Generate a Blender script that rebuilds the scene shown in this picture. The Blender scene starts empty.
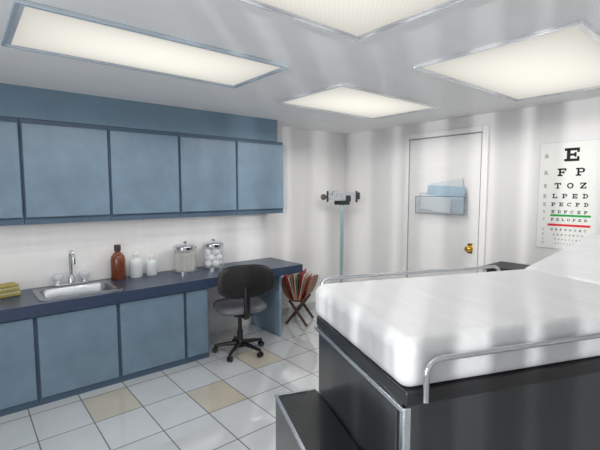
import bpy, bmesh, random
from math import *
from mathutils import Vector, Matrix, Euler, noise
random.seed(4)
COL = bpy.context.scene.collection
H = 2.4

# ------------------------------------------------------------ materials
def lin(c):
    return tuple((((v/255)/12.92) if v/255 <= .04045 else (((v/255)+.055)/1.055)**2.4) for v in c)
def mat(name, rgb, rough=.5, metal=0, var=0, vscale=4, stretch=(1,1,1), bump=0, bscale=20, emit=0, trans=0, spec=None, coat=0, alpha=1):
    m = bpy.data.materials.new(name); m.use_nodes = True
    nt = m.node_tree; N = nt.nodes; L = nt.links
    b = N['Principled BSDF']; c = lin(rgb)
    b.inputs['Base Color'].default_value = (*c, 1)
    b.inputs['Roughness'].default_value = rough
    b.inputs['Metallic'].default_value = metal
    if spec is not None: b.inputs['Specular IOR Level'].default_value = spec
    if trans: b.inputs['Transmission Weight'].default_value = trans; b.inputs['IOR'].default_value = 1.2
    if alpha < 1: b.inputs['Alpha'].default_value = alpha
    if coat: b.inputs['Coat Weight'].default_value = coat
    if emit:
        b.inputs['Emission Color'].default_value = (*c, 1); b.inputs['Emission Strength'].default_value = emit
    if var or bump:
        tc = N.new('ShaderNodeTexCoord'); mp = N.new('ShaderNodeMapping'); mp.inputs['Scale'].default_value = stretch
        L.new(tc.outputs['Object'], mp.inputs['Vector'])
    if var:
        n = N.new('ShaderNodeTexNoise'); n.inputs['Scale'].default_value = vscale; n.inputs['Detail'].default_value = 3
        L.new(mp.outputs['Vector'], n.inputs['Vector'])
        r = N.new('ShaderNodeMapRange'); r.inputs['From Min'].default_value = .3; r.inputs['From Max'].default_value = .7
        r.inputs['To Min'].default_value = 1-var; r.inputs['To Max'].default_value = 1+var
        L.new(n.outputs['Fac'], r.inputs['Value'])
        mx = N.new('ShaderNodeVectorMath'); mx.operation = 'SCALE'; mx.inputs[0].default_value = c
        L.new(r.outputs['Result'], mx.inputs['Scale']); L.new(mx.outputs['Vector'], b.inputs['Base Color'])
    if bump:
        n2 = N.new('ShaderNodeTexNoise'); n2.inputs['Scale'].default_value = bscale; n2.inputs['Detail'].default_value = 2
        L.new(mp.outputs['Vector'], n2.inputs['Vector'])
        bp = N.new('ShaderNodeBump'); bp.inputs['Strength'].default_value = bump; bp.inputs['Distance'].default_value = .02
        L.new(n2.outputs['Fac'], bp.inputs['Height']); L.new(bp.outputs['Normal'], b.inputs['Normal'])
    return m

M = {}
M['wall'] = mat('wall_paint', (231,230,230), .7, var=.02, vscale=2, stretch=(6,6,.6))
M['ceil'] = mat('ceiling_paint', (238,238,239), .8, var=.02, vscale=2, stretch=(3,1,1))
M['blue'] = mat('cabinet_blue', (112,134,152), .36, var=.11, vscale=5)
M['blued'] = mat('cabinet_frame_blue', (76,97,118), .5, var=.06)
M['soffit'] = mat('soffit_blue', (114,138,157), .6, var=.06, vscale=4)
M['navy'] = mat('worktop_navy', (52,66,90), .3, var=.12, vscale=40)
M['trimw'] = mat('white_trim', (234,233,232), .4)
M['door'] = mat('door_paint', (226,225,225), .45, var=.02, vscale=2, stretch=(1,1,7))
M['gap'] = mat('door_gap_grey', (150,150,152), .7)  # mid-grey sheet showing in the gap around the door
M['chrome'] = mat('chrome', (215,218,222), .12, 1)
M['steel'] = mat('brushed_steel', (150,154,160), .3, 1, var=.06, vscale=20)
M['brass'] = mat('brass', (212,170,80), .2, 1)
M['black'] = mat('black_vinyl', (14,14,16), .45)
M['blackp'] = mat('black_plastic', (14,14,16), .35)
M['seatg'] = mat('grey_seat', (104,104,110), .22)
M['bedblack'] = mat('table_black_enamel', (30,31,33), .3, coat=.3, var=.1, vscale=5)
M['bedgrey'] = mat('table_dark_panel', (52,54,57), .28, coat=.35, var=.15, vscale=2)
M['bedtrim'] = mat('bright_metal_trim', (210,216,222), .22, .9, var=.15, vscale=120)
M['sheet'] = mat('white_sheet', (203,204,206), .7, var=.04, vscale=2.2, stretch=(3.5,.6,.6), bump=.2, bscale=7)
M['frame'] = mat('light_frame', (236,238,241), .18, .5)
M['framed'] = mat('light_frame_blue', (206,218,228), .18, .5)
M['paper'] = mat('paper', (236,236,233), .7)
M['papg'] = mat('grey_white_sheet', (205,210,214), .6)
M['board'] = mat('chart_edge', (205,205,203), .7)
M['ink'] = mat('ink', (14,14,16), .7)
M['green'] = mat('green_ink', (30,165,75), .7)
M['red'] = mat('red_ink', (220,35,50), .7)
M['brown'] = mat('amber_plastic', (112,54,26), .2, coat=.5)
M['darkcap'] = mat('dark_cap', (45,30,26), .4)
M['whitep'] = mat('translucent_white_plastic', (214,219,222), .25, coat=.4)
M['capg'] = mat('grey_white_cap', (232,232,230), .4)
M['glass'] = mat('clear_glass', (225,232,236), .03, alpha=.13)
M['knob'] = mat('clear_acrylic_knob', (225,230,235), .05, alpha=.6, coat=1)
M['cotton'] = mat('cotton', (250,250,250), .9, bump=.3, bscale=40)
M['stick'] = mat('swab_stick', (232,228,215), .7)
M['sponge'] = mat('yellow_cloth', (164,150,84), .9, var=.15, vscale=60, bump=.4, bscale=90)
M['sponge2'] = mat('beige_cloth', (190,182,148), .9, var=.1, vscale=60, bump=.4, bscale=90)
M['wood'] = mat('rack_wood', (122,78,50), .4, var=.25, vscale=10, stretch=(6,1,1))
M['woodd'] = mat('rack_leg_wood', (66,44,34), .4)
M['teal'] = mat('scale_enamel', (180,204,208), .15, .35)
M['acryl'] = mat('clear_acrylic', (205,213,219), .03, alpha=.22, coat=1)
M['edge'] = mat('acrylic_edge', (120,132,142), .1, .4)
M['sky'] = mat('blue_leaflet', (160,182,198), .5, var=.2, vscale=4)
M['mr'] = mat('magazine_red', (178,44,40), .35); M['mw'] = mat('magazine_white', (228,220,206), .35)
M['mo'] = mat('magazine_green', (88,116,84), .35); M['mb'] = mat('magazine_tan', (190,142,96), .35)
M['skin'] = mat('baseboard_vinyl', (190,190,192), .5)

def diffuser():
    m = bpy.data.materials.new('prismatic_diffuser'); m.use_nodes = True
    nt = m.node_tree; N = nt.nodes; L = nt.links; b = N['Principled BSDF']
    b.inputs['Base Color'].default_value = (.02,.02,.02,1); b.inputs['Specular IOR Level'].default_value = 0
    tc = N.new('ShaderNodeTexCoord'); ck = N.new('ShaderNodeTexChecker'); ck.inputs['Scale'].default_value = 70
    ck.inputs['Color1'].default_value = (1,.975,.89,1); ck.inputs['Color2'].default_value = (.95,.925,.84,1)
    L.new(tc.outputs['Object'], ck.inputs['Vector']); L.new(ck.outputs['Color'], b.inputs['Emission Color'])
    sp = N.new('ShaderNodeSeparateXYZ'); L.new(tc.outputs['Generated'], sp.inputs[0])
    def mt(op, a, c):
        n = N.new('ShaderNodeMath'); n.operation = op
        for i, v in enumerate((a, c)):
            if isinstance(v, (int, float)): n.inputs[i].default_value = v
            else: L.new(v, n.inputs[i])
        return n.outputs[0]
    def hump(o): return mt('MULTIPLY', mt('MULTIPLY', o, mt('SUBTRACT', 1.0, o)), 4.0)
    h = mt('POWER', mt('MULTIPLY', hump(sp.outputs[0]), hump(sp.outputs[1])), .6)
    L.new(mt('ADD', mt('MULTIPLY', h, .40), .62), b.inputs['Emission Strength'])
    return m
M['diff'] = diffuser()

def floor_mat():
    m = bpy.data.materials.new('floor_tiles'); m.use_nodes = True
    nt = m.node_tree; N = nt.nodes; L = nt.links; b = N['Principled BSDF']
    TX, TY, X0, Y0 = .40, .333, .69, -3.60
    geo = N.new('ShaderNodeNewGeometry'); sp = N.new('ShaderNodeSeparateXYZ'); L.new(geo.outputs['Position'], sp.inputs[0])
    def mt(op, a, b_=None, c=None):
        n = N.new('ShaderNodeMath'); n.operation = op
        for i, v in enumerate((a, b_, c)):
            if v is None: continue
            if isinstance(v, (int, float)): n.inputs[i].default_value = v
            else: L.new(v, n.inputs[i])
        return n.outputs[0]
    u = mt('DIVIDE', mt('SUBTRACT', sp.outputs['X'], X0), TX); v = mt('DIVIDE', mt('SUBTRACT', sp.outputs['Y'], Y0), TY)
    iu, iv = mt('FLOOR', u), mt('FLOOR', v); fu, fv = mt('SUBTRACT', u, iu), mt('SUBTRACT', v, iv)
    def edge(f): return mt('MINIMUM', f, mt('SUBTRACT', 1.0, f))
    g = mt('LESS_THAN', mt('MINIMUM', mt('MULTIPLY', edge(fu), TX), mt('MULTIPLY', edge(fv), TY)), .004)
    def eq(x, k): return mt('COMPARE', x, float(k), .1)
    tan = mt('MAXIMUM', mt('MAXIMUM', mt('MULTIPLY', eq(iv,0), eq(iu,0)), mt('MULTIPLY', eq(iv,2), eq(iu,1))), mt('MULTIPLY', eq(iv,4), eq(iu,0)))
    wn = N.new('ShaderNodeTexWhiteNoise'); wn.noise_dimensions = '2D'
    cb = N.new('ShaderNodeCombineXYZ'); L.new(iu, cb.inputs[0]); L.new(iv, cb.inputs[1]); L.new(cb.outputs[0], wn.inputs['Vector'])
    ns = N.new('ShaderNodeTexNoise'); ns.inputs['Scale'].default_value = 5; L.new(geo.outputs['Position'], ns.inputs['Vector'])
    br = mt('ADD', mt('ADD', mt('MULTIPLY', wn.outputs['Value'], .05), mt('MULTIPLY', ns.outputs['Fac'], .16)), .86)
    def mix(f, A, B):
        n = N.new('ShaderNodeMix'); n.data_type = 'RGBA'; L.new(f, n.inputs[0])
        for s, v in ((6, A), (7, B)):
            if isinstance(v, tuple): n.inputs[s].default_value = v
            else: L.new(v, n.inputs[s])
        return n.outputs[2]
    base = mix(tan, (*lin((214,217,219)),1), (*lin((206,198,182)),1))
    sc = N.new('ShaderNodeVectorMath'); sc.operation = 'SCALE'; L.new(base, sc.inputs[0]); L.new(br, sc.inputs['Scale'])
    L.new(mix(g, sc.outputs['Vector'], (*lin((112,116,122)),1)), b.inputs['Base Color'])
    b.inputs['Roughness'].default_value = .05; b.inputs['Coat Weight'].default_value = 1; b.inputs['Coat Roughness'].default_value = .03; b.inputs['Coat IOR'].default_value = 2.0
    return m
M['floor'] = floor_mat()

# ------------------------------------------------------------ helpers
def meta(o, label=None, cat=None, group=None, kind=None):
    if label: o['label'] = label
    if cat: o['category'] = cat
    if group: o['group'] = group
    if kind: o['kind'] = kind
    return o
def link(name, me, mt_, parent=None, loc=(0,0,0), rot=(0,0,0)):
    o = bpy.data.objects.new(name, me); COL.objects.link(o)
    if mt_ is not None and not me.materials:
        for q in (mt_ if isinstance(mt_, (list, tuple)) else [mt_]): me.materials.append(M[q] if isinstance(q, str) else q)
    o.location = loc; o.rotation_euler = rot
    if parent: o.parent = parent
    return o
def finish(bm, name, mt_, parent=None, loc=(0,0,0), rot=(0,0,0), smooth=False, bevel=0, seg=2):
    bmesh.ops.recalc_face_normals(bm, faces=bm.faces)
    me = bpy.data.meshes.new(name); bm.to_mesh(me); bm.free()
    if smooth:
        for p in me.polygons: p.use_smooth = True
    o = link(name, me, mt_, parent, loc, rot)
    if smooth or bevel:
        if bevel:
            md = o.modifiers.new('bevel', 'BEVEL'); md.width = bevel; md.segments = seg; md.limit_method = 'ANGLE'; md.angle_limit = radians(40)
            for p in me.polygons: p.use_smooth = True
        try:
            me.set_sharp_from_angle(angle=radians(40))
        except Exception: pass
    return o
def addbox(bm, lo, hi, M4=None, mi=0):
    lo = Vector(lo); hi = Vector(hi)
    c = (lo+hi)/2; s = hi-lo
    mm = Matrix.Translation(c) @ Matrix.Diagonal((*s, 1))
    if M4 is not None: mm = M4 @ mm
    r = bmesh.ops.create_cube(bm, size=1, matrix=mm)
    for f in {f for v in r['verts'] for f in v.link_faces}: f.material_index = mi
def box(name, lo, hi, mt_, parent=None, bevel=0, seg=2, **k):
    lo = Vector(lo); hi = Vector(hi); base = Vector(((lo.x+hi.x)/2, (lo.y+hi.y)/2, lo.z))
    bm = bmesh.new(); addbox(bm, lo-base, hi-base)
    return finish(bm, name, mt_, parent, base, bevel=bevel, seg=seg, **k)
def boxes(name, lst, mt_, parent=None, bevel=0, loc=(0,0,0)):
    bm = bmesh.new()
    for lo, hi in lst: addbox(bm, lo, hi)
    return finish(bm, name, mt_, parent, loc, bevel=bevel)
def empty(name, loc, rotz=0):
    o = bpy.data.objects.new(name, None); o.empty_display_size = .1; COL.objects.link(o); o.location = loc; o.rotation_euler = (0,0,rotz); return o
def lathe(name, prof, mt_, parent=None, loc=(0,0,0), rot=(0,0,0), n=32):
    bm = bmesh.new(); rings = []
    for r, z in prof:
        if r < 1e-5: rings.append([bm.verts.new((0,0,z))])
        else: rings.append([bm.verts.new((r*cos(2*pi*i/n), r*sin(2*pi*i/n), z)) for i in range(n)])
    for A, B in zip(rings, rings[1:]):
        for i in range(n):
            j = (i+1) % n
            if len(A) == 1 and len(B) == 1: continue
            if len(A) == 1: bm.faces.new((A[0], B[i], B[j]))
            elif len(B) == 1: bm.faces.new((A[i], A[j], B[0]))
            else: bm.faces.new((A[i], A[j], B[j], B[i]))
    return finish(bm, name, mt_, parent, loc, rot, smooth=True)
def roundpath(pts, r=.04, n=6):
    P = [Vector(p) for p in pts]; out = [P[0]]
    for a, b, c in zip(P, P[1:], P[2:]):
        d1 = (a-b); d2 = (c-b); q = min(r, d1.length*.45, d2.length*.45)
        s = b+d1.normalized()*q; e = b+d2.normalized()*q
        for i in range(n+1):
            t = i/n; out.append(s*(1-t)**2 + b*2*t*(1-t) + e*t*t)
    out.append(P[-1]); return out
def addtube(bm, pts, r, n=12, flat=1):
    P = [Vector(p) for p in pts]; rings = []
    up = None
    for i, p in enumerate(P):
        t = (P[min(i+1, len(P)-1)]-P[max(i-1, 0)]).normalized()
        if up is None:
            up = Vector((0,0,1)) if abs(t.z) < .9 else Vector((1,0,0))
        up = (up-t*up.dot(t)).normalized(); s = t.cross(up)
        rr = r[i] if isinstance(r, (list, tuple)) else r
        rings.append([bm.verts.new(p+(s*cos(2*pi*k/n)*flat+up*sin(2*pi*k/n))*rr) for k in range(n)])
    for A, B in zip(rings, rings[1:]):
        for k in range(n): bm.faces.new((A[k], A[(k+1)%n], B[(k+1)%n], B[k]))
    bm.faces.new(rings[0]); bm.faces.new(rings[-1])
def tube(name, pts, r, mt_, parent=None, loc=(0,0,0), n=12, flat=1, rot=(0,0,0)):
    bm = bmesh.new(); addtube(bm, pts, r, n, flat)
    return finish(bm, name, mt_, parent, loc, rot, smooth=True)
def cushion(name, w, d, h, mt_, parent, loc, rot=(0,0,0), e=3.2, curve=0, nseg=36):
    bm = bmesh.new(); rings = []
    lv = [(0,-.5),( .80,-.5),(.93,-.42),(1,-.15),(1,.15),(.94,.38),(.82,.5),(.45,.53),(0,.54)]
    for s, z in lv:
        def P(a):
            ca, sa = cos(a), sin(a)
            return (s*w/2*copysign(abs(ca)**(2/e), ca), s*d/2*copysign(abs(sa)**(2/e), sa))
        if s == 0: rings.append([bm.verts.new((0,0,z*h))])
        else:
            rg = []
            for i in range(nseg):
                x, y = P(2*pi*i/nseg); rg.append(bm.verts.new((x, y, z*h+curve*(x/(w/2))**2)))
            rings.append(rg)
    for A, B in zip(rings, rings[1:]):
        for i in range(nseg):
            j = (i+1) % nseg
            if len(A) == 1: bm.faces.new((A[0], B[i], B[j]))
            elif len(B) == 1: bm.faces.new((A[i], A[j], B[0]))
            else: bm.faces.new((A[i], A[j], B[j], B[i]))
    return finish(bm, name, mt_, parent, loc, rot, smooth=True)
S = dict(kind='structure')

# ------------------------------------------------------------ room
XR, YF = 5.0, -6.0
meta(box('floor', (-.1,YF-.1,-.1), (XR+.1,.1,0), 'floor'), **S)
meta(box('ceiling', (-.1,YF-.1,H), (XR+.1,.1,H+.1), 'ceil'), **S)
meta(box('wall_left', (-.1,YF-.1,0), (0,.1,H), 'wall'), **S)
meta(box('wall_right', (XR,YF-.1,0), (XR+.1,.1,H), 'wall'), **S)
meta(box('wall_back', (0,0,0), (XR,.1,H), 'wall'), **S)
meta(box('wall_front', (0,YF-.1,0), (XR,YF,H), 'wall'), **S)
meta(box('baseboard_left', (0,-1.28,0), (.012,0,.09), 'skin'), **S)
meta(box('baseboard_back', (.012,-.012,0), (1.02,0,.09), 'skin'), **S)
meta(box('baseboard_back', (2.07,-.012,0), (XR,0,.09), 'skin'), **S)
meta(box('wall_soffit', (0,YF,2.16), (.305,-1.42,H), 'soffit'), **S)
# door
D0, D1, HD = 1.03, 2.06, 2.28
meta(boxes('trim_1', [((D0,-.035,0),(D0+.065,0,HD)), ((D1-.065,-.035,0),(D1,0,HD)), ((D0+.065,-.035,HD-.065),(D1-.065,0,HD))], 'trimw', bevel=.008), **S)
meta(box('trim_2', (D0+.066,-.004,.0), (D1-.066,0,HD-.066), 'gap'), **S)
dr = box('door_1', (D0+.076,-.022,.01), (D1-.076,-.005,HD-.076), 'door', bevel=.003); meta(dr, **S)
hp = Vector((1.90,-.022,.98)) - dr.location
lathe('door_handle', [(0,0),(.036,0),(.036,.006),(.014,.012),(.013,.03),(.024,.038),(.033,.05),(.030,.066),(.018,.074),(0,.076)], 'brass', dr, hp, (radians(90),0,0))
bm = bmesh.new(); addbox(bm, (-.028,-.003,-.055), (.028,0,.055)); finish(bm, 'door_plate', 'brass', dr, hp+Vector((0,0,-.0)), bevel=.003)

# ------------------------------------------------------------ ceiling lights
def lamp(kind, loc, rot, energy, color=(1,.985,.96), **k):
    l = bpy.data.lights.new('lamp', kind); l.energy = energy; l.color = color
    for a, v in k.items(): setattr(l, a, v)
    o = bpy.data.objects.new('lamp', l); COL.objects.link(o); o.location = loc; o.rotation_euler = rot; return o
def troffer(x0,x1,y0,y1,blue=False,pw=1.0):
    cx, cy = (x0+x1)/2, (y0+y1)/2; e = empty('ceiling_light', (cx,cy,H)); w, l = (x1-x0)/2, (y1-y0)/2; t = .045
    def ring(name, a, b, z0, z1, m_):
        boxes(name, [((-w+a,-l+a,z0),(-w+b,l-a,z1)),((w-b,-l+a,z0),(w-a,l-a,z1)),((-w+b,-l+a,z0),(w-b,-l+b,z1)),((-w+b,l-b,z0),(w-b,l-a,z1))], m_, e, bevel=.003)
    ring('outer_frame', 0, .016, -.020, 0, 'framed' if blue else 'frame'); ring('inner_frame', .016, .040, -.014, 0, 'frame')
    bm = bmesh.new(); addbox(bm, (-w+.04,-l+.04,-.012), (w-.04,l-.04,-.004)); finish(bm, 'diffuser_panel', 'diff', e)
    for sx in (-.5,.5):
        for sy in (-.66,0,.66):
            lamp('SPOT', (cx+sx*w, cy+sy*l, H-.035), (0,0,0), 5.7*pw, spot_size=radians(172), spot_blend=.3, shadow_soft_size=0)
    meta(e, 'rectangular fluorescent ceiling light with prismatic cream diffuser', 'ceiling light', 'fluorescent ceiling lights')
troffer(1.33,2.0,-4.02,-2.58,True,1.15)
troffer(1.09,1.91,-2.02,-.70)
troffer(2.49,3.42,-1.97,-.45,pw=.6)
troffer(2.59,3.4,-4.2,-2.60,pw=.6)
# soft fill lamp added behind the viewer to brighten the room
lamp('AREA', (3.2,-5.9,1.3), (radians(100),0,0), 32, (.95,.98,1), shape='RECTANGLE', size=1.8, size_y=1.6)
# under-cabinet strip lamp washing the wall
lamp('AREA', (.16,-3.0,1.335), (0,0,0), 2.2, (1,.98,.95), shape='RECTANGLE', size=.05, size_y=3.0)
# spot lamp added behind the viewer; unseen slats break it into streaks
LP = Vector((4.75,-5.6,1.95)); tgt = Vector((1.7,0,1.10)); dv = (tgt-LP).normalized()
lamp('SPOT', LP, dv.to_track_quat('-Z','Y').to_euler(), 400, (1,.99,.97), spot_size=radians(58), spot_blend=.6, shadow_soft_size=.0045)
az = atan2(dv.y, dv.x) - pi/2
vb = empty('streak_slats', (LP.x+dv.x*.5, LP.y+dv.y*.5, 0), az)  # unseen slats added in front of the spot to band its light
box('head_rail', (-.42,-.02,2.36), (.42,.02,2.399), 'trimw', vb)
bm = bmesh.new(); addbox(bm, (-.01,-.001,0), (.01,.001,1.8)); sl = finish(bm, 'slat', 'trimw', vb, (0,0,.56)); 
for i in range(23):
    o = sl if i == 0 else sl.copy()
    if i: COL.objects.link(o)
    o.parent = vb; o.location = (-.39+.0355*i+.005*sin(i*2.3),0,.56)
meta(vb, 'unseen row of narrow white slats added to cast light streaks', 'blind')

# ------------------------------------------------------------ wall cabinets
def wall_cab(y1, w):
    e = empty('wall_cabinet', (0,y1-w/2,1.345))
    h = w/2
    box('cabinet_body', (.002,-h+.001,0), (.305,h-.001,.812), 'blued', e, bevel=.002)
    box('cabinet_door', (.306,-h+.012,.055), (.33,h-.012,.775), 'blue', e, bevel=.004)
    meta(e, 'dusty blue wall-hung cabinet with a flat door', 'cabinet', 'blue wall cabinets')
for k in range(7): wall_cab(-1.34-.63*k, .63)
# base cabinets
def base_cab(y0, y1):
    e = empty('base_cabinet', (0,(y0+y1)/2,0)); h = (y1-y0)/2
    boxes('cabinet_body', [((.002,-h+.001,0),(.578,h-.001,.55)), ((.5,-h+.001,.55),(.578,h-.001,.689)), ((.002,-h+.001,.55),(.05,h-.001,.689))], 'blued', e)
    box('cabinet_door', (.579,-h+.014,.06), (.60,h-.014,.68), 'blue', e, bevel=.004)
    meta(e, 'dusty blue base cabinet with a flat door under the worktop', 'cabinet', 'blue base cabinets')
ys = [-2.46,-2.70,-3.28,-3.86,-4.44,-5.02,-5.6]
for a, b in zip(ys, ys[1:]): base_cab(b, a)
p = box('end_panel', (.002,-1.60,0), (.57,-1.57,.689), 'blue', bevel=.003)
meta(p, 'dusty blue end panel supporting the end of the navy worktop', 'panel')
# worktop with sink cutout
SX0,SX1,SY0,SY1 = .13,.52,-3.79,-3.24
e = boxes('worktop', [((.001,-5.6,0),(.62,SY0,.09)), ((.001,SY1,0),(.62,-1.31,.09)), ((.001,SY0,0),(SX0,SY1,.09)), ((SX1,SY0,0),(.62,SY1,.09))], 'navy', loc=(0,0,.69))
meta(e, 'long dark navy laminate worktop over the blue cabinets', 'worktop')
# sink
e = empty('sink', ((SX0+SX1)/2,(SY0+SY1)/2,.78)); a, b = (SX1-SX0)/2, (SY1-SY0)/2
bm = bmesh.new()
def rr(w, d, r, z, n=6):
    out = []
    for cx, cy, a0 in ((w-r,d-r,0),(-w+r,d-r,90),(-w+r,-d+r,180),(w-r,-d+r,270)):
        for i in range(n+1):
            t = radians(a0+90*i/n); out.append(bm.verts.new((cx+r*cos(t), cy+r*sin(t), z)))
    return out
loops = [rr(a+.03,b+.03,.04,.001), rr(a+.028,b+.028,.04,.008), rr(a-.012,b-.012,.06,.006), rr(a-.022,b-.022,.06,-.005), rr(a-.04,b-.04,.06,-.12), rr(a-.07,b-.07,.05,-.135), rr(.03,.03,.029,-.137)]
for A, B in zip(loops, loops[1:]):
    for i in range(len(A)): bm.faces.new((A[i], A[(i+1)%len(A)], B[(i+1)%len(A)], B[i]))
bm.faces.new(loops[-1])
finish(bm, 'basin', 'steel', e, smooth=True)
lathe('drain', [(.0,-.134),(.03,-.134),(.032,-.137)], 'chrome', e)
meta(e, 'stainless steel drop-in sink set into the navy worktop', 'sink')
# faucet
e = empty('faucet', (.065,-3.515,.78))
box('base_plate', (-.028,-.13,0), (.028,.13,.018), 'chrome', e, bevel=.008, seg=3)
tube('spout', roundpath([(0,0,.015),(0,0,.27),(.02,0,.30),(.10,0,.30),(.13,0,.27),(.13,0,.20)], .04), .015, 'chrome', e)
lathe('spout_collar', [(0,.015),(.03,.015),(.028,.06),(.015,.09),(0,.09)], 'chrome', e)
for s in (-1,1):
    k = lathe('tap_stem', [(0,0),(.024,0),(.018,.03),(.016,.034),(0,.034)], 'chrome', e, (0,s*.105,.018))
    lathe('tap_handle', [(0,.035),(.03,.035),(.044,.05),(.048,.07),(.04,.09),(0,.096)], 'knob', e, (0,s*.105,.018), n=10)
meta(e, 'chrome gooseneck faucet with two round clear tap handles', 'faucet')

# ------------------------------------------------------------ items on worktop
Z = .781
e = empty('bottle', (.1,-3.13,Z))
lathe('bottle_body', [(0,0),(.06,0),(.065,.008),(.065,.19),(.058,.22),(.035,.248),(.025,.256),(.025,.27),(0,.27)], 'brown', e)
lathe('bottle_cap', [(0,.27),(.03,.27),(.03,.32),(.026,.325),(0,.325)], 'darkcap', e)
meta(e, 'amber brown plastic bottle with a dark cap on the worktop', 'bottle')
for (y, s, h, lb) in ((-2.97,1,.25,'translucent white plastic bottle with a narrow neck on the worktop'), (-2.82,.9,.21,'small rounded white plastic bottle on the worktop')):
    e = empty('bottle', (.1,y,Z)); r = .06*s
    lathe('bottle_body', [(0,0),(r*.94,0),(r,.008),(r,h*.56),(r*.94,h*.63),(r*.7,h*.69),(r*.34,h*.72),(r*.30,h*.74),(r*.30,h*.80),(0,h*.80)], 'whitep', e)
    lathe('bottle_cap', [(0,h*.80),(r*.42,h*.80),(r*.42,h*.9),(r*.30,h*.92),(r*.26,h),(0,h)], 'capg', e, n=16)
    meta(e, lb, 'bottle')
def jar(y, x, r, h, lb):
    e = empty('apothecary_jar', (x,y,Z))
    lathe('glass_jar', [(0,0),(r*.9,0),(r,.01),(r,h),(r*.96,h),(r*.96,.014),(0,.014)], 'glass', e)
    lathe('jar_lid', [(0,h+.001),(r*1.06,h+.001),(r*1.06,h+.03),(r*.9,h+.04),(.02,h+.045),(.016,h+.055),(.024,h+.067),(.014,h+.08),(0,h+.081)], 'chrome', e)
    lathe('base_ring', [(r*1.0,-.0),(r*1.05,.0),(r*1.05,.018),(r*1.01,.018)], 'chrome', e)
    meta(e, lb, 'jar')
jar(-2.50,.17,.112,.235,'clear glass jar with steel lid holding cotton swabs')
jar(-2.18,.17,.108,.235,'clear glass jar with steel lid holding cotton balls')
proto = None
for i in range(70):
    a = i*2.39996; r = .095*sqrt((i+.5)/70); x, y = .17+r*cos(a), -2.5+r*sin(a)
    if proto is None:
        bm = bmesh.new(); addtube(bm, [(0,0,0),(0,0,.17)], .0034, 6); addtube(bm, [(0,0,.155),(0,0,.16),(0,0,.18),(0,0,.185)], [.004,.0075,.0075,.003], 6)
        o = finish(bm, 'cotton_swab', 'stick', None, (x,y,Z+.016), smooth=True); proto = o
    else:
        o = proto.copy(); COL.objects.link(o); o.location = (x,y,Z+.016)
    meta(o, 'thin cotton swab standing in the glass jar', 'cotton swab', 'cotton swabs in the jar')
proto = None
for lay in range(3):
    for i in range(4):
        a = 6.28*i/4+lay*.78
        loc = (.17+.056*cos(a), -2.18+.056*sin(a), Z+.056+lay*.063)
        if proto is None:
            bm = bmesh.new(); bmesh.ops.create_icosphere(bm, subdivisions=3, radius=.039)
            for v in bm.verts: v.co *= 1+.07*sin(v.co.x*150)*cos(v.co.y*130)
            o = finish(bm, 'cotton_ball', 'cotton', None, loc, smooth=True); proto = o
        else:
            o = proto.copy(); COL.objects.link(o); o.location = loc
        meta(o, 'fluffy white cotton ball inside the glass jar', 'cotton ball', 'cotton balls in the jar')
for i in range(5):
    c = i % 2
    o = box('folded_cloth', (.11+.004*c,-4.08+.005*i,Z+.0185*i), (.24,-3.91-.003*i,Z+.0185*i+.018), 'sponge2' if c else 'sponge', bevel=.006, seg=3)
    o.rotation_euler = (0,0,.2)
    meta(o, ('beige' if c else 'yellow')+' folded cloth stacked on the worktop by the sink', 'cloth', 'folded cloths by the sink')

# ------------------------------------------------------------ office chair (faces counter)
cf = Vector((-.95,.3)); ang = atan2(cf.y, cf.x) - pi/2   # local +y = facing
e = empty('office_chair', (.66,-2.16,0), ang)
lathe('gas_lift', [(0,.07),(.03,.07),(.03,.22),(.02,.22),(.02,.41),(0,.41)], 'blackp', e)
lathe('hub', [(0,.06),(.045,.06),(.045,.1),(.03,.125),(0,.125)], 'blackp', e)
cushion('seat_cushion', .50,.47,.075,'seatg', e, (0,0,.475))
box('seat_mechanism', (-.09,-.16,.405), (.09,.08,.436), 'blackp', e, bevel=.01)
tube('back_support', roundpath([(0,-.1,.42),(0,-.27,.42),(0,-.29,.50),(0,-.275,.72)], .05), .02, 'blackp', e, flat=1.6)
cushion('backrest', .54,.31,.06,'black', e, (0,-.235,.765), (radians(-96),0,0), e=3, curve=-.03)
for i in range(5):
    a = 2*pi*i/5+.3; d = Vector((cos(a), sin(a), 0))
    lg = tube('leg', [d*.03+Vector((0,0,.095)), d*.14+Vector((0,0,.085)), d*.255+Vector((0,0,.068))], [.024,.02,.014], 'blackp', e)
    bm = bmesh.new(); s = Vector((-d.y, d.x, 0))
    for q in (-1,1):
        addtube(bm, [s*q*.008, s*q*.022], .026, 16)
    addtube(bm, [(0,0,.0),(0,0,.04)], .007, 8)
    finish(bm, 'caster', 'blackp', lg, d*.25+Vector((0,0,.027)), smooth=True)
meta(e, 'black armless office swivel chair with grey seat and five-star base', 'office chair')

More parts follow.
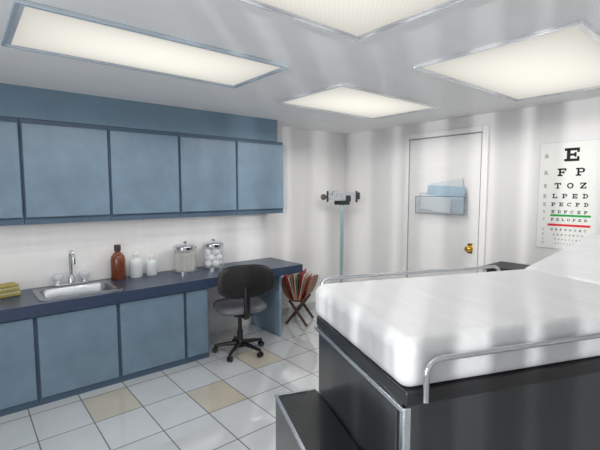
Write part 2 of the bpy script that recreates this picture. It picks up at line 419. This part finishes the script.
# ------------------------------------------------------------ magazine rack: curved sloping sides on crossed legs
RX, RY, RR = .32, -1.10, radians(35)
e = empty('magazine_rack', (RX,RY,0), RR)
for s in (-1,1):
    bm = bmesh.new(); n = 10; ou = []; inn = []
    yprof = lambda t: .15+.05*sin(t*pi*.75)
    for i in range(n+1):
        t = i/n; ph = radians(80)*t**.9
        x = .055+.13*sin(ph*.9)*1.0; z = .30+.26*(t**1.35)
        for L_, off in ((ou,.009),(inn,-.009)):
            L_.append([bm.verts.new((s*(x+off), sy*yprof(t), z+(.02 if (sy == 0 and i == n) else 0))) for sy in (-1,0,1)])
    for i in range(n):
        for j in range(2):
            bm.faces.new((ou[i][j],ou[i][j+1],ou[i+1][j+1],ou[i+1][j])); bm.faces.new((inn[i][j],inn[i+1][j],inn[i+1][j+1],inn[i][j+1]))
        bm.faces.new((ou[i][0],ou[i+1][0],inn[i+1][0],inn[i][0])); bm.faces.new((ou[i][2],inn[i][2],inn[i+1][2],ou[i+1][2]))
    for j in range(2):
        bm.faces.new((ou[0][j],inn[0][j],inn[0][j+1],ou[0][j+1])); bm.faces.new((ou[n][j],ou[n][j+1],inn[n][j+1],inn[n][j]))
    finish(bm, 'side_board', 'wood', e, smooth=True)
box('bottom_board', (-.062,-.15,.286), (.062,.15,.299), 'wood', e)
for y in (-.16,.16):
    for s in (-1,1):
        bm = bmesh.new(); addbox(bm, (-.015,-.009,0), (.015,.009,.37), Matrix.Translation((-s*.13,y+.010*s,.010)) @ Matrix.Rotation(s*radians(36),4,'Y'))
        finish(bm, 'leg', 'woodd', e, bevel=.002)
meta(e, 'brown wooden magazine rack with curved sloping sides on crossed legs', 'magazine rack')
for i, (m_, t, hgt, lb) in enumerate((('mr',-22,.31,'red magazine'),('mw',-17,.29,'cream magazine'),('mb',-11,.32,'tan magazine'),('mw',-5,.34,'white magazine'),('mo',1,.31,'green magazine'),('mr',6,.34,'red magazine'),('mw',12,.32,'cream magazine'),('mb',18,.30,'tan magazine'),('mr',23,.29,'red magazine'))):
    bm = bmesh.new(); addbox(bm, (-.004,-.135,0), (.004,.135,hgt))
    q = .010*(i-4)
    o = finish(bm, 'magazine', m_, None, (RX+q*cos(RR),RY+q*sin(RR),.303), (0,radians(t),RR), bevel=.002)
    meta(o, lb+' standing in the wooden rack', 'magazine', 'magazines in the rack')

# ------------------------------------------------------------ physician scale
e = empty('physician_scale', (.45,-.5,0), radians(48))
box('platform', (-.19,-.28,0), (.19,.2,.07), 'teal', e, bevel=.015)
box('platform_mat', (-.17,-.26,.071), (.17,.12,.078), 'blackp', e, bevel=.004)
box('column', (-.023,.13,.071), (.023,.17,1.42), 'teal', e, bevel=.006)
box('height_rod', (-.008,.182,.9), (.008,.195,1.56), 'chrome', e)
box('upper_beam', (-.20,.122,1.545), (.20,.145,1.575), 'chrome', e, bevel=.003)
box('lower_beam', (-.20,.155,1.485), (.20,.181,1.52), 'chrome', e, bevel=.003)
for x in (-.20,.175):
    box('beam_post', (x,.118,1.455), (x+.023,.186,1.60), 'blackp', e, bevel=.003)
box('beam_bracket', (-.10,.115,1.42), (.10,.181,1.475), 'blackp', e, bevel=.012)
box('poise_weight', (-.13,.108,1.53), (-.07,.155,1.597), 'chrome', e, bevel=.006)
box('poise_weight', (.05,.142,1.465), (.115,.194,1.54), 'blackp', e, bevel=.006)
bm = bmesh.new(); addtube(bm, [(0,-.02,0),(0,.02,0)], .04, 24); finish(bm, 'counterweight', 'blackp', e, (-.24,.15,1.52), smooth=True)
box('end_stop', (.199,.12,1.49), (.228,.185,1.58), 'blackp', e, bevel=.006)
meta(e, 'upright pale enamel physician balance beam scale by the wall', 'weighing scale')

# ------------------------------------------------------------ chart holder on door
e = empty('file_holder', (1.56,-.023,1.34))
boxes('acrylic_tray', [((-.30,-.005,0),(.30,-.002,.24)), ((-.30,-.085,0),(.30,-.082,.20)), ((-.30,-.082,0),(.30,-.005,.005)), ((-.302,-.085,0),(-.298,-.002,.20)), ((.298,-.085,0),(.302,-.002,.20))], 'acryl', e)
boxes('tray_rim', [((-.303,-.088,-.002),(.303,-.082,.005)), ((-.303,-.087,.196),(.303,-.083,.202)), ((-.305,-.087,0),(-.300,-.082,.2)), ((.300,-.087,0),(.305,-.082,.2))], 'edge', e)
meta(e, 'clear acrylic wall file holder mounted on the white door', 'file holder')
def sheet(name, x, z, w, h, rot, y, m_, lb, cat):
    bm = bmesh.new(); addbox(bm, (-w/2,-.001,0), (w/2,.001,h))
    o = finish(bm, name, m_, None, (x,y,z), (0,radians(rot),0)); meta(o, lb, cat)
sheet('paper', 1.64,1.385,.40,.33,-7,-.036,'papg','greyish white sheet of paper in the acrylic file holder','paper')
sheet('leaflet', 1.60,1.375,.46,.28,3,-.056,'sky','blue-grey printed leaflet in the acrylic file holder','leaflet')
sheet('paper', 1.49,1.375,.38,.17,7,-.076,'papg','white slip of paper in the acrylic file holder','paper')

# ------------------------------------------------------------ eye chart
X0,X1,Z0,Z1 = 2.55,3.11,1.07,2.04
e = empty('eye_chart', ((X0+X1)/2,-.001,Z0)); W = X1-X0; HH = Z1-Z0
bm = bmesh.new(); addbox(bm, (-W/2,-.006,0), (W/2,0,HH)); finish(bm, 'chart_board', 'paper', e)
boxes('chart_border', [((-W/2-.003,-.0075,-.003),(-W/2,0,HH+.003)),((W/2,-.0075,-.003),(W/2+.003,0,HH+.003)),((-W/2,-.0075,-.003),(W/2,0,0)),((-W/2,-.0075,HH),(W/2,0,HH+.003))], 'board', e)
def poly(bm, pts):
    f = bm.faces.new([bm.verts.new((p[0],0,p[1])) for p in pts])
def glyph(bm, ch, cx, cz, s):
    k = s/5.0
    def R(x0,z0,x1,z1): poly(bm, [(cx+(x-2.5)*k, cz+(z-2.5)*k) for x, z in ((x0,z0),(x1,z0),(x1,z1),(x0,z1))])
    def A(x,z,rx,rz,tx,tz,a0,a1,n=14):
        for i in range(n):
            t0, t1 = radians(a0+(a1-a0)*i/n), radians(a0+(a1-a0)*(i+1)/n)
            poly(bm, [(cx+(x+q*cos(t)-2.5)*k, cz+(z+w*sin(t)-2.5)*k) for q, w, t in ((rx,rz,t0),(rx,rz,t1),(rx-tx,rz-tz,t1),(rx-tx,rz-tz,t0))])
    if ch in 'EF':
        R(.8,0,2,5); R(0,4,5,5); R(4.2,3.3,5,4); R(2,2.05,3.5,2.95); R(3.3,1.6,4,3.4)
        if ch == 'E': R(0,0,.8,1); R(2,0,5,1); R(4.2,1,5,1.8)
        else: R(0,0,.8,1); R(2,0,3,1)
    elif ch == 'P': R(.8,0,2,5); R(0,4.1,3.5,5); R(0,0,3,.9); R(2,2,3.5,2.8); A(3.4,3.5,1.6,1.5,1.15,.8,-90,90)
    elif ch == 'T': R(0,4.1,5,5); R(1.9,0,3.1,4.1); R(0,3.2,.8,4.1); R(4.2,3.2,5,4.1); R(1.1,0,3.9,.8)
    elif ch == 'O': A(2.5,2.5,2.5,2.5,1.1,.9,0,360,28)
    elif ch == 'C': A(2.5,2.5,2.5,2.5,1.1,.9,38,322,24); R(4,3.2,4.8,4.8)
    elif ch == 'D': R(.8,0,2,5); R(0,4.1,2.6,5); R(0,0,2.6,.9); A(2.5,2.5,2.5,2.5,1.2,.9,-90,90,16)
    elif ch == 'L': R(.8,0,2,5); R(0,4.1,2.9,5); R(0,0,5,.9); R(4.1,.9,5,2.2)
    elif ch == 'Z':
        R(.2,4.1,4.8,5); R(.2,0,4.8,.9); R(.2,3.2,1,4.1); R(4,.9,4.8,1.8)
        poly(bm, [(cx+(x-2.5)*k, cz+(z-2.5)*k) for x, z in ((.2,.9),(1.9,.9),(4.8,4.1),(3.1,4.1))])
rows = [('E',.855,.118,0),('FP',.700,.070,.145),('TOZ',.578,.052,.10),('LPED',.484,.041,.08),('PECFD',.408,.034,.065),('EDFCZP',.340,.027,.052),
        ('FELOPZD',.268,.023,.044),('DEFPOTEC',.175,.018,.038),('LEFODPCT',.128,.014,.032),('FDPLTCEO',.086,.011,.028),('PEZOLCFTD',.048,.009,.024)]
cxo = -.02
for txt, z, s, sp in rows:
    n = len(txt)
    for i, ch in enumerate(txt):
        bm = bmesh.new(); glyph(bm, ch, 0, 0, s)
        finish(bm, 'letter', 'ink', e, (cxo+(i-(n-1)/2)*sp,-.0072,z))
def text_mesh(name, body, size, loc):
    cu = bpy.data.curves.new(name, 'FONT'); cu.body = body; cu.size = size; cu.align_x = 'CENTER'; cu.space_line = .8
    o = bpy.data.objects.new(name, cu); COL.objects.link(o)
    dg = bpy.context.evaluated_depsgraph_get(); me = bpy.data.meshes.new_from_object(o.evaluated_get(dg)); bpy.data.objects.remove(o)
    me.materials.clear()
    link(name, me, 'ink', e, loc, (radians(90),0,0))
for i, (txt, z, s, sp) in enumerate(rows):
    text_mesh('row_number', str(i+1), .024 if i < 6 else .014, (W/2-.04,-.0072,z-.007))
    text_mesh('acuity_number', '20\n' + str([200,100,70,50,40,30,25,20,15,13,10][i]), .024 if i < 5 else .014, (-W/2+.055,-.0072,z))
box('green_bar', (-.17,-.0075,.297), (.15,-.0062,.316), 'green', e)
box('red_bar', (-.19,-.0075,.208), (.15,-.0062,.228), 'red', e)
meta(e, 'white eye test chart with black letters on the wall', 'eye chart')

# ------------------------------------------------------------ small black-topped table
e = empty('side_table', (2.50,-.26,0))
box('table_top', (-.25,-.19,.86), (.25,.19,.895), 'black', e, bevel=.008)
box('cabinet_body', (-.22,-.17,.0), (.22,.17,.859), 'bedgrey', e, bevel=.004)
meta(e, 'small dark side table with black top against the wall', 'side table')

# ------------------------------------------------------------ exam table
th = 1.18
BW, ZB, ZM = .9, .912, 1.095
e = empty('exam_table', (2.44,-2.73,0), th)
bm = bmesh.new()
addbox(bm, (.0,-BW,.05), (2.05,0,ZB-.06)); addbox(bm, (.04,-BW+.04,0), (2.0,-.04,.05))
finish(bm, 'table_body', 'bedgrey', e, bevel=.006)
box('foot_panel', (-.010,-BW+.05,.08), (-.001,-.04,ZB-.08), 'bedgrey', e, bevel=.003)
box('table_top_frame', (-.01,-BW-.012,ZB-.058), (2.06,.012,ZB-.001), 'bedblack', e, bevel=.008)
boxes('corner_trim', [((-.018,-BW-.012,.06),(.014,-BW+.018,ZB-.06))], 'bedtrim', e, bevel=.005)
boxes('edge_trim', [((-.022,-BW-.01,ZB-.079),(-.001,.01,ZB-.06))], 'bedtrim', e, bevel=.003)
st = box('step', (-.26,-BW+.03,.0), (-.02,-.03,.50), 'bedblack', e, bevel=.008)
boxes('step_trim', [((-.124,-.42,.498),(-.108,.42,.508)), ((-.108,.408,.5),(.11,.422,.508)), ((-.108,-.42,.5),(.11,-.408,.508))], 'bedtrim', st, bevel=.002)
def rslab(name, x0, x1, y0, y1, z0, z1, r, parent, ridges=True):
    bm = bmesh.new(); bmesh.ops.create_cube(bm, size=2)
    bmesh.ops.subdivide_edges(bm, edges=bm.edges[:], cuts=80, use_grid_fill=True)
    hx, hy, hz = (x1-x0)/2, (y1-y0)/2, (z1-z0)/2
    def warp(t, h):
        return h*sin(t*pi/2)
    for v in bm.verts:
        p = Vector((warp(v.co.x,hx), warp(v.co.y,hy), warp(v.co.z,hz)))
        q = Vector((max(-hx+r,min(hx-r,p.x)), max(-hy+r,min(hy-r,p.y)), max(-hz+r,min(hz-r,p.z))))
        d = p-q; n = d.normalized() if d.length > 1e-6 else Vector((0,0,1))
        if d.length > 1e-6: p = q+n*r
        if ridges:
            nz = noise.noise(Vector((p.x*2.2, p.y*2.2, 1)))
            fz = max(0, min(1, (p.z+hz)/.06))
            k = .005*fz*sin(2*pi*(p.y+.02*nz)/.13)
            if n.x < -.2: p.x += k*(-n.x)
            if n.z > .5:   # crisp paper creases
                w1 = abs(((p.x*.8+p.y*.35+.10*nz)/.30) % 1 - .5)*2
                w2 = abs(((p.x*.25-p.y*.9+.12*nz)/.33) % 1 - .5)*2
                p.z += n.z*(.001*nz - .0025*max(0, 1-w1*7) + .002*max(0, 1-w2*8))
        v.co = p
    return finish(bm, name, 'sheet', parent, ((x0+x1)/2,(y0+y1)/2,(z0+z1)/2), smooth=True)
rslab('mattress', -.03,1.50,-BW-.022,.022,ZB,ZM,.055,e)
hd = rslab('head_section', -.34,.34,-BW-.022,.022,-.05,.05,.045,e)
hd.rotation_euler = (0,radians(-19),0); hd.location = (1.76,-BW/2,1.155)
# rails
for y, zt, x0, x1 in ((-BW-.04,1.03,.05,1.25), (.04,1.11,.03,1.28)):
    tube('side_rail', roundpath([(x0,y,ZB-.03),(x0,y,zt),(x1,y,zt),(x1,y,ZB-.03)], .06), .011, 'chrome', e)
meta(e, 'black examination table with white sheeted mattress and chrome side rails', 'exam table')

# ------------------------------------------------------------ camera & world
cam = bpy.data.cameras.new('camera'); co = bpy.data.objects.new('camera', cam); COL.objects.link(co)
co.location = (4.09,-4.24,1.61); co.rotation_euler = (pi/2-.085, .001, .876)
cam.sensor_width = 36; cam.lens = 408.64*36/600; cam.clip_start = .02
bpy.context.scene.camera = co
w = bpy.data.worlds.new('world'); bpy.context.scene.world = w; w.use_nodes = True
w.node_tree.nodes['Background'].inputs[0].default_value = (.8,.85,.9,1); w.node_tree.nodes['Background'].inputs[1].default_value = .3
bpy.context.scene.view_settings.view_transform = 'Standard'
